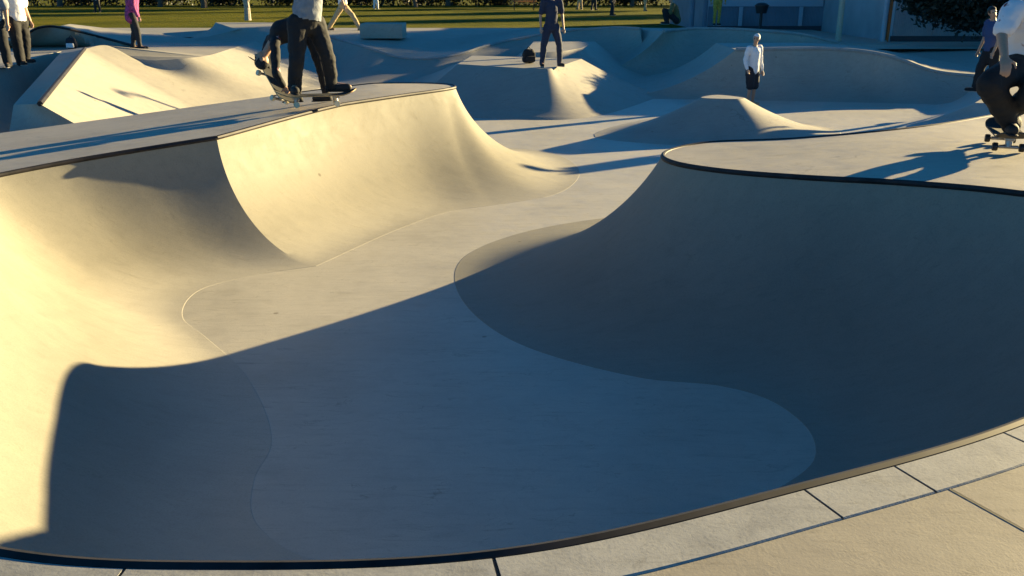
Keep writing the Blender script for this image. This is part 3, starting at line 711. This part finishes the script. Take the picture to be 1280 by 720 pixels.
# ------------------------------------------------------------------ small things
def backpack(label, loc, ang, mat, s=1, pocket=None):
    root = empty('backpack', loc); tag(root, label, 'bag'); root.rotation_euler = (0, 0, ang)
    bm = bmesh.new(); chain(bm, [Vector((-.08, 0, .1)) * s, Vector((.08, 0, .1)) * s], [.1 * s, .1 * s]); chain(bm, [Vector((-.06, 0, .25)) * s, Vector((.06, 0, .25)) * s], [.09 * s, .09 * s]); bm_box(bm, Vector((-.15, -.08, .03)) * s, Vector((.15, .08, .26)) * s, .03 * s)
    put('bag_body', vox(bm, .014, 3, .008), mat, root)
    bm = bmesh.new(); bm_box(bm, Vector((-.11, -.15, .04)) * s, Vector((.11, -.085, .17)) * s, .02 * s); from_bm('pocket', bm, pocket or mat, root)
    bm = bmesh.new()
    pts = [Vector((-.05 + .01 * k, .02, .33 + .05 * math.sin(math.pi * k / 10))) * s for k in range(11)]
    chain(bm, pts, [.009 * s] * 11, 6); from_bm('handle', bm, M['darkplastic'], root)
q = aty(661, 80, 18.6); backpack('black backpack dropped on the pyramid beside the figure in navy', (q.x, 18.6, -.262), .4, M['black'], .85)
q = at(115, 53, -.1); backpack('dark bag with a white pocket lying on the far left mound', (-10.0, 20.7, -.11), 0, M['charcoal'], .75, M['whitetee'])
# bench across the lawn
q = aty(655, 5, 66); bx, by = q.x, 66
root = empty('park_bench', (bx, by, LZ)); tag(root, 'orange wooden bench at the far edge of the lawn', 'bench')
bm = bmesh.new()
for k in range(3): bm_box(bm, (-.9, -.25 + k * .15, .43), (.9, -.12 + k * .15, .47), .008)
from_bm('seat', bm, M['orangewood'], root)
bm = bmesh.new()
for k in range(3): bm_box(bm, (-.9, .22, .55 + k * .14), (.9, .255, .67 + k * .14), .008)
from_bm('backrest', bm, M['orangewood'], root)
for sx in (-.7, .7):
    bm = bmesh.new(); bm_box(bm, (sx - .03, -.24, 0), (sx + .03, -.18, .43)); bm_box(bm, (sx - .03, .19, 0), (sx + .03, .218, .95)); bm_box(bm, (sx - .03, -.18, .37), (sx + .03, .19, .427)); from_bm('leg', bm, M['darkplastic'], root)

# ------------------------------------------------------------------ building
def box_obj(name, lo, hi, mat, parent, bevel=0.0):
    bm = bmesh.new(); bm_box(bm, lo, hi, bevel); return from_bm(name, bm, mat, parent, smooth=False)
BY, WY = 33.2, 27.0
bx0 = aty(884, 30, BY).x; wx0 = aty(1114, 50, WY).x
root = empty('park_building', (bx0, WY, LZ)); tag(root, 'blue grey metal clad building with downpipes behind the far bowls', 'building')
o0 = Vector((bx0, WY, LZ)); L_ = lambda x, y, z: Vector((x, y, z)) - Vector((bx0, WY, 0))
box_obj('wall', L_(bx0, BY, 0), L_(wx0, BY + 8, 1.9), M['bluewall'], root)
box_obj('wall', L_(wx0, WY, 0), L_(wx0 + 22, BY + 8.003, 1.9), M['greywall'], root)
box_obj('roof', L_(bx0 - .4, BY - .2, 1.902), L_(wx0 - .22, BY + 8.4, 1.98), M['darkplastic'], root)
box_obj('roof', L_(wx0 - .2, WY - .2, 1.902), L_(wx0 + 22.4, BY + 8.4, 1.985), M['darkplastic'], root)
box_obj('base_strip', L_(wx0 - .05, WY - .06, 0), L_(wx0 + 22, WY - .002, .16), M['base_strip'], root)  # dark strip along the foot of the wall
box_obj('base_strip', L_(bx0, BY - .06, 0), L_(wx0 - .052, BY - .002, .2), M['base_strip'], root)
zb = aty(960, 8, BY).z - LZ
box_obj('trim_band', L_(bx0, BY - .05, zb), L_(wx0 - .052, BY - .003, zb + .45), M['paleblue'], root)
for px in (925, 1000, 1038):
    x = aty(px, 20, BY).x; box_obj('downpipe', L_(x - .07, BY - .12, .2), L_(x + .07, BY - .052, zb - .01), M['paleblue'], root, .02)
x = aty(1085, 20, BY).x
dr = box_obj('door', L_(x - 1.0, BY - .055, .2), L_(x + .1, BY - .004, zb - .01), M['base_strip'], root)
bm = bmesh.new(); bm_box(bm, L_(x - .12, BY - .1, .25), L_(x - .02, BY - .057, 1.6), .01); from_bm('handle', bm, M['paleblue'], dr)
for k in range(7):
    xx = wx0 + 1.2 + k * 2.4; box_obj('wall_batten', L_(xx, WY - .03, .162), L_(xx + .06, WY - .002, 1.88), M['greywall'], root)
# corner post (pale with an orange edge) and other posts
def post(name, label, cat, px, py, y, wpx, h, mat, cap=True, extra=None):
    p = aty(px, py, y); r_ = wpx / (F_PX / y) / 2
    root = empty(name, (p.x, y, LZ)); tag(root, label, cat)
    bm = bmesh.new(); bm_cone(bm, (0, 0, 0), r_ * 1.02, (0, 0, h), r_ * .9, 20); from_bm('pole', bm, mat, root)
    bm = bmesh.new(); bm_cone(bm, (0, 0, 0), r_ * 1.9, (0, 0, .05), r_ * 1.9, 20)
    for k in range(4): a = k * math.pi / 2 + .6; bm_cone(bm, (math.cos(a) * r_ * 1.55, math.sin(a) * r_ * 1.55, .05), .016, (math.cos(a) * r_ * 1.55, math.sin(a) * r_ * 1.55, .085), .016, 6)
    from_bm('base_plate', bm, M['truck'], root)
    return root, r_
rt_, r_ = post('lamp_post', 'beige lamp post standing in front of the blue grey building', 'lamp post', 1047, 53, 26.2, 7, 3.0, M['beige'])
bm = bmesh.new(); bm_cone(bm, (0, 0, 2.95), .05, (0, -.5, 3.1), .04); from_bm('arm', bm, M['beige'], rt_)
bm = bmesh.new(); bm_box(bm, (-.12, -.9, 3.06), (.12, -.48, 3.15), .03); from_bm('lamp_head', bm, M['truck'], rt_)
rt_, r_ = post('canopy_post', 'pale blue post at the corner of the grey wall', 'post', 1102, 57, 26.3, 6, 2.2, M['paleblue'])
bm = bmesh.new(); bm_box(bm, (r_ + .02, -.05, .0), (r_ + .09, .05, 2.1), .008); from_bm('cable_guard', bm, M['orange'], rt_)
for px in (864, 880):
    post('steel_post', 'slim blue grey post left of the building, %s' % ('beside the seated figure' if px == 864 else 'beside the figure in yellow'), 'post', px, 34, 32.0, 6, 2.1, M['bluewall'])
# bin on a post
p = aty(950, 35, 31.5); root = empty('litter_bin', (p.x, 31.5, LZ)); tag(root, 'round black litter bin on a slim post before the blue building', 'bin')
bm = bmesh.new(); bm_cone(bm, (0, 0, 0), .05, (0, 0, .68), .05); from_bm('pole', bm, M['darkplastic'], root)
bm = bmesh.new(); bm_cone(bm, (0, 0, .68), .17, (0, 0, .92), .22, 24); bm_cone(bm, (0, 0, .92), .24, (0, 0, .95), .24, 24); bm_ball(bm, Vector((0, 0, .95)), (.21, .21, .08)); from_bm('basket', bm, M['darkplastic'], root)

# ------------------------------------------------------------------ trees and bushes
def leaf_mesh(name, blobs, n, size, mat, seed=1, zmax=99):
    rnd = random.Random(seed); V, Fc = [], []
    tot = sum(b[1][0] * b[1][1] * b[1][2] for b in blobs)
    for c, r in blobs:
        for _ in range(int(n * r[0] * r[1] * r[2] / tot)):
            d = Vector((rnd.gauss(0, 1), rnd.gauss(0, 1), rnd.gauss(0, 1))).normalized() * (rnd.random() ** .4) * (1 + .18 * rnd.gauss(0, 1))
            p = Vector(c) + Vector((d.x * r[0], d.y * r[1], d.z * r[2]))
            if p.z > zmax + .15 * math.sin(p.x * 5): continue
            a = Vector((rnd.gauss(0, 1), rnd.gauss(0, 1), rnd.gauss(0, .7))).normalized(); b_ = a.cross(Vector((rnd.random(), rnd.random(), rnd.random() + .1))).normalized()
            s = size * rnd.uniform(.6, 1.3); i = len(V)
            V += [p - a * s, p - b_ * s * .5, p + a * s, p + b_ * s * .5]; Fc.append((i, i + 1, i + 2, i + 3))
    me = bpy.data.meshes.new(name); me.from_pydata([tuple(v) for v in V], [], Fc); me.materials.append(mat); return me
def limb(bm, pts, rad): 
    for i in range(len(pts) - 1): bm_cone(bm, pts[i], rad[i], pts[i + 1], rad[i + 1], 9)
def tree_parts(seed, h, cr, bark, leaf, fork=.35, n=5000, size=.16):
    rnd = random.Random(seed); bm = bmesh.new(); r0 = h * .022
    bot = [Vector((0, 0, -.1)), Vector((.03 * h * rnd.uniform(-1, 1), 0, h * fork * .5)), Vector((.04 * h * rnd.uniform(-1, 1), .02 * h, h * fork))]
    limb(bm, bot, [r0 * 1.3, r0, r0 * .9]); blobs = []
    for k in range(5):
        a = k * 2 * math.pi / 5 + rnd.uniform(-.4, .4); L = cr * rnd.uniform(.5, .85)
        e = bot[-1] + Vector((math.cos(a) * L, math.sin(a) * L, h * rnd.uniform(.2, .5))); mid = bot[-1].lerp(e, .5) + Vector((0, 0, h * .04))
        limb(bm, [bot[-1], mid, e], [r0 * .6, r0 * .4, r0 * .15]); q = cr * rnd.uniform(.4, .62); blobs.append((e, (q, q, q * .75)))
    blobs.append((bot[-1] + Vector((0, 0, h * .5)), (cr * .6, cr * .6, cr * .5)))
    tm = bpy.data.meshes.new('trunk'); bm.to_mesh(tm); bm.free(); tm.materials.append(bark)
    return tm, leaf_mesh('crown', blobs, n, size, leaf, seed)
def tree(label, loc, parts, rot=0, sc_=1, group=None, name='tree'):
    root = empty(name, loc); tag(root, label, 'tree', group); root.rotation_euler = (0, 0, rot); root.scale = (sc_,) * 3
    for nm, me in zip(('trunk', 'crown'), parts):
        o = bpy.data.objects.new(nm, me); C.objects.link(o); o.parent = root
    return root
# pale forked tree on the lawn
bm = bmesh.new(); limb(bm, [Vector((0, 0, -.1)), Vector((.02, 0, .6)), Vector((0, 0, .85))], [.17, .14, .14])
limb(bm, [Vector((0, 0, .8)), Vector((-.32, 0, 1.5)), Vector((-.6, .1, 3.2))], [.11, .09, .05]); limb(bm, [Vector((0, 0, .8)), Vector((.3, 0, 1.5)), Vector((.5, -.1, 3.3))], [.11, .09, .05])
tm = bpy.data.meshes.new('trunk'); bm.to_mesh(tm); bm.free(); tm.materials.append(M['palebark'])
cm = leaf_mesh('crown', [((-.6, .1, 4), (1.5, 1.5, 1.2)), ((.6, -.1, 4.2), (1.6, 1.6, 1.3))], 4000, .12, M['leaf'], 5)
p = aty(310, 28, 45); tree('tree with pale forked trunk alone on the lawn', (p.x, 45, LZ), (tm, cm))
pa = [tree_parts(11, 7.5, 3.2, M['bark'], M['leaf']), tree_parts(23, 9, 3.8, M['bark'], M['leaf']), tree_parts(31, 6.5, 2.8, M['bark'], M['darkleaf'])]
for k, (px, y) in enumerate([(20, 74), (75, 79), (200, 77), (255, 73), (395, 80), (520, 76), (560, 82), (690, 75), (790, 79)]):
    p = aty(px, 8, y); tree('dark trunked tree in the line along the far edge of the lawn', (p.x, y, LZ), pa[k % 3], k * 1.3, .9 + .1 * (k % 4), 'trees along the far edge of the lawn')
for k, (x, y) in enumerate([(24, 46), (34, 52), (43, 63), (30, 66), (52, 60), (22, 73)]):
    tree('tall tree standing on the lawn behind the building', (x, y, LZ), pa[k % 3], k * 1.9, 1.05, 'trees behind the building')
# hedge bushes
hm = [leaf_mesh('bush', [((0, 0, .9), (1.7, 1.0, 1.1)), ((1.2, .2, .7), (1.2, .9, .8))], 2600, .13, M['hedge'], 3), leaf_mesh('bush', [((0, 0, 1.1), (1.5, 1.0, 1.3)), ((-1.3, .1, .8), (1.3, .8, .9))], 2600, .13, M['darkleaf'], 4)]
for k in range(26):
    x = -46 + k * 3.1 + random.uniform(-.5, .5); y = 84 + random.uniform(-1.5, 1.5)
    o = bpy.data.objects.new('bush', hm[k % 2]); C.objects.link(o); o.location = (x, y, LZ); o.rotation_euler = (0, 0, random.uniform(-.5, .5)); o.scale = (1.1, 1.1, random.uniform(1.2, 1.7))
    tag(o, 'dark bush in the hedge line beyond the lawn', 'bush', 'bushes in the hedge line beyond the lawn')
# dark overhanging tree at the right
Yt = 24.6; blobs = []
for px, py, r in [(1128, -8, .28), (1145, -2, .42), (1165, 4, .52), (1190, 6, .6), (1215, 10, .62), (1240, 12, .62), (1265, 14, .65), (1180, -10, .5), (1225, -8, .6), (1260, -8, .6), (1300, -4, .7)]:
    q = aty(px, py, Yt + random.uniform(-.25, .4)); blobs.append((Vector((q.x, q.y, q.z)), (r, r * .8, r)))
tx = aty(1256, 50, Yt).x
blobs = [(c - Vector((tx, Yt, LZ)), r) for c, r in blobs]
bm = bmesh.new(); limb(bm, [Vector((0, 0, -.1)), Vector((.05, 0, .9)), Vector((-.1, 0, 1.4))], [.24, .19, .15]); limb(bm, [Vector((0, 0, .8)), Vector((-1.1, 0, 1.3)), Vector((-2.5, 0, 1.5))], [.1, .07, .02]); limb(bm, [Vector((0, 0, 1.3)), Vector((-.8, .1, 1.7))], [.1, .04])
tm = bpy.data.meshes.new('trunk'); bm.to_mesh(tm); bm.free(); tm.materials.append(M['bark'])
tree('dark low tree with boughs drooping in front of the grey wall', (tx, Yt, LZ), (tm, leaf_mesh('crown', blobs, 16000, .075, M['darkleaf'], 9, 1.6)))

# ------------------------------------------------------------------ light, sky, camera
SUN_EL, SUN_AZ = R(9.6), math.atan2(.95, .655)      # azimuth measured from +Y towards +X
sd = Vector((math.sin(SUN_AZ) * math.cos(SUN_EL), math.cos(SUN_AZ) * math.cos(SUN_EL), math.sin(SUN_EL)))
ld = bpy.data.lights.new('sun', 'SUN'); ld.energy = 5.0; ld.angle = R(.5); ld.color = (1, .78, .39)
lo_ = bpy.data.objects.new('sun', ld); C.objects.link(lo_); lo_.rotation_euler = (-sd).to_track_quat('-Z', 'Y').to_euler()
w = bpy.data.worlds.new('World'); bpy.context.scene.world = w; w.use_nodes = True
nt = w.node_tree; bg = nt.nodes['Background']
sk = nt.nodes.new('ShaderNodeTexSky'); sk.sky_type = 'NISHITA'; sk.sun_disc = False
sk.sun_elevation = SUN_EL; sk.sun_rotation = SUN_AZ; sk.air_density = .6; sk.dust_density = 0; sk.ozone_density = 5.0
tint = mixc(nt, sk.outputs['Color'], (.42, 1.0, .93), 1.0)      # white balance of the evening sky
nt.links.new(tint, bg.inputs['Color']); bg.inputs['Strength'].default_value = .05
cd = bpy.data.cameras.new('camera'); cam = bpy.data.objects.new('camera', cd); C.objects.link(cam)
cam.location = (0, 0, CAM_H); cam.rotation_euler = (math.pi / 2 - TH, 0, 0)
cd.sensor_width = 36; cd.lens = F_PX / 1280 * 36; cd.clip_end = 3000; cd.clip_start = .05
sc = bpy.context.scene; sc.camera = cam
sc.view_settings.view_transform = 'Standard'; sc.view_settings.look = 'None'; sc.view_settings.gamma = 1; sc.view_settings.use_curve_mapping = False
sc.view_settings.exposure = 2.08
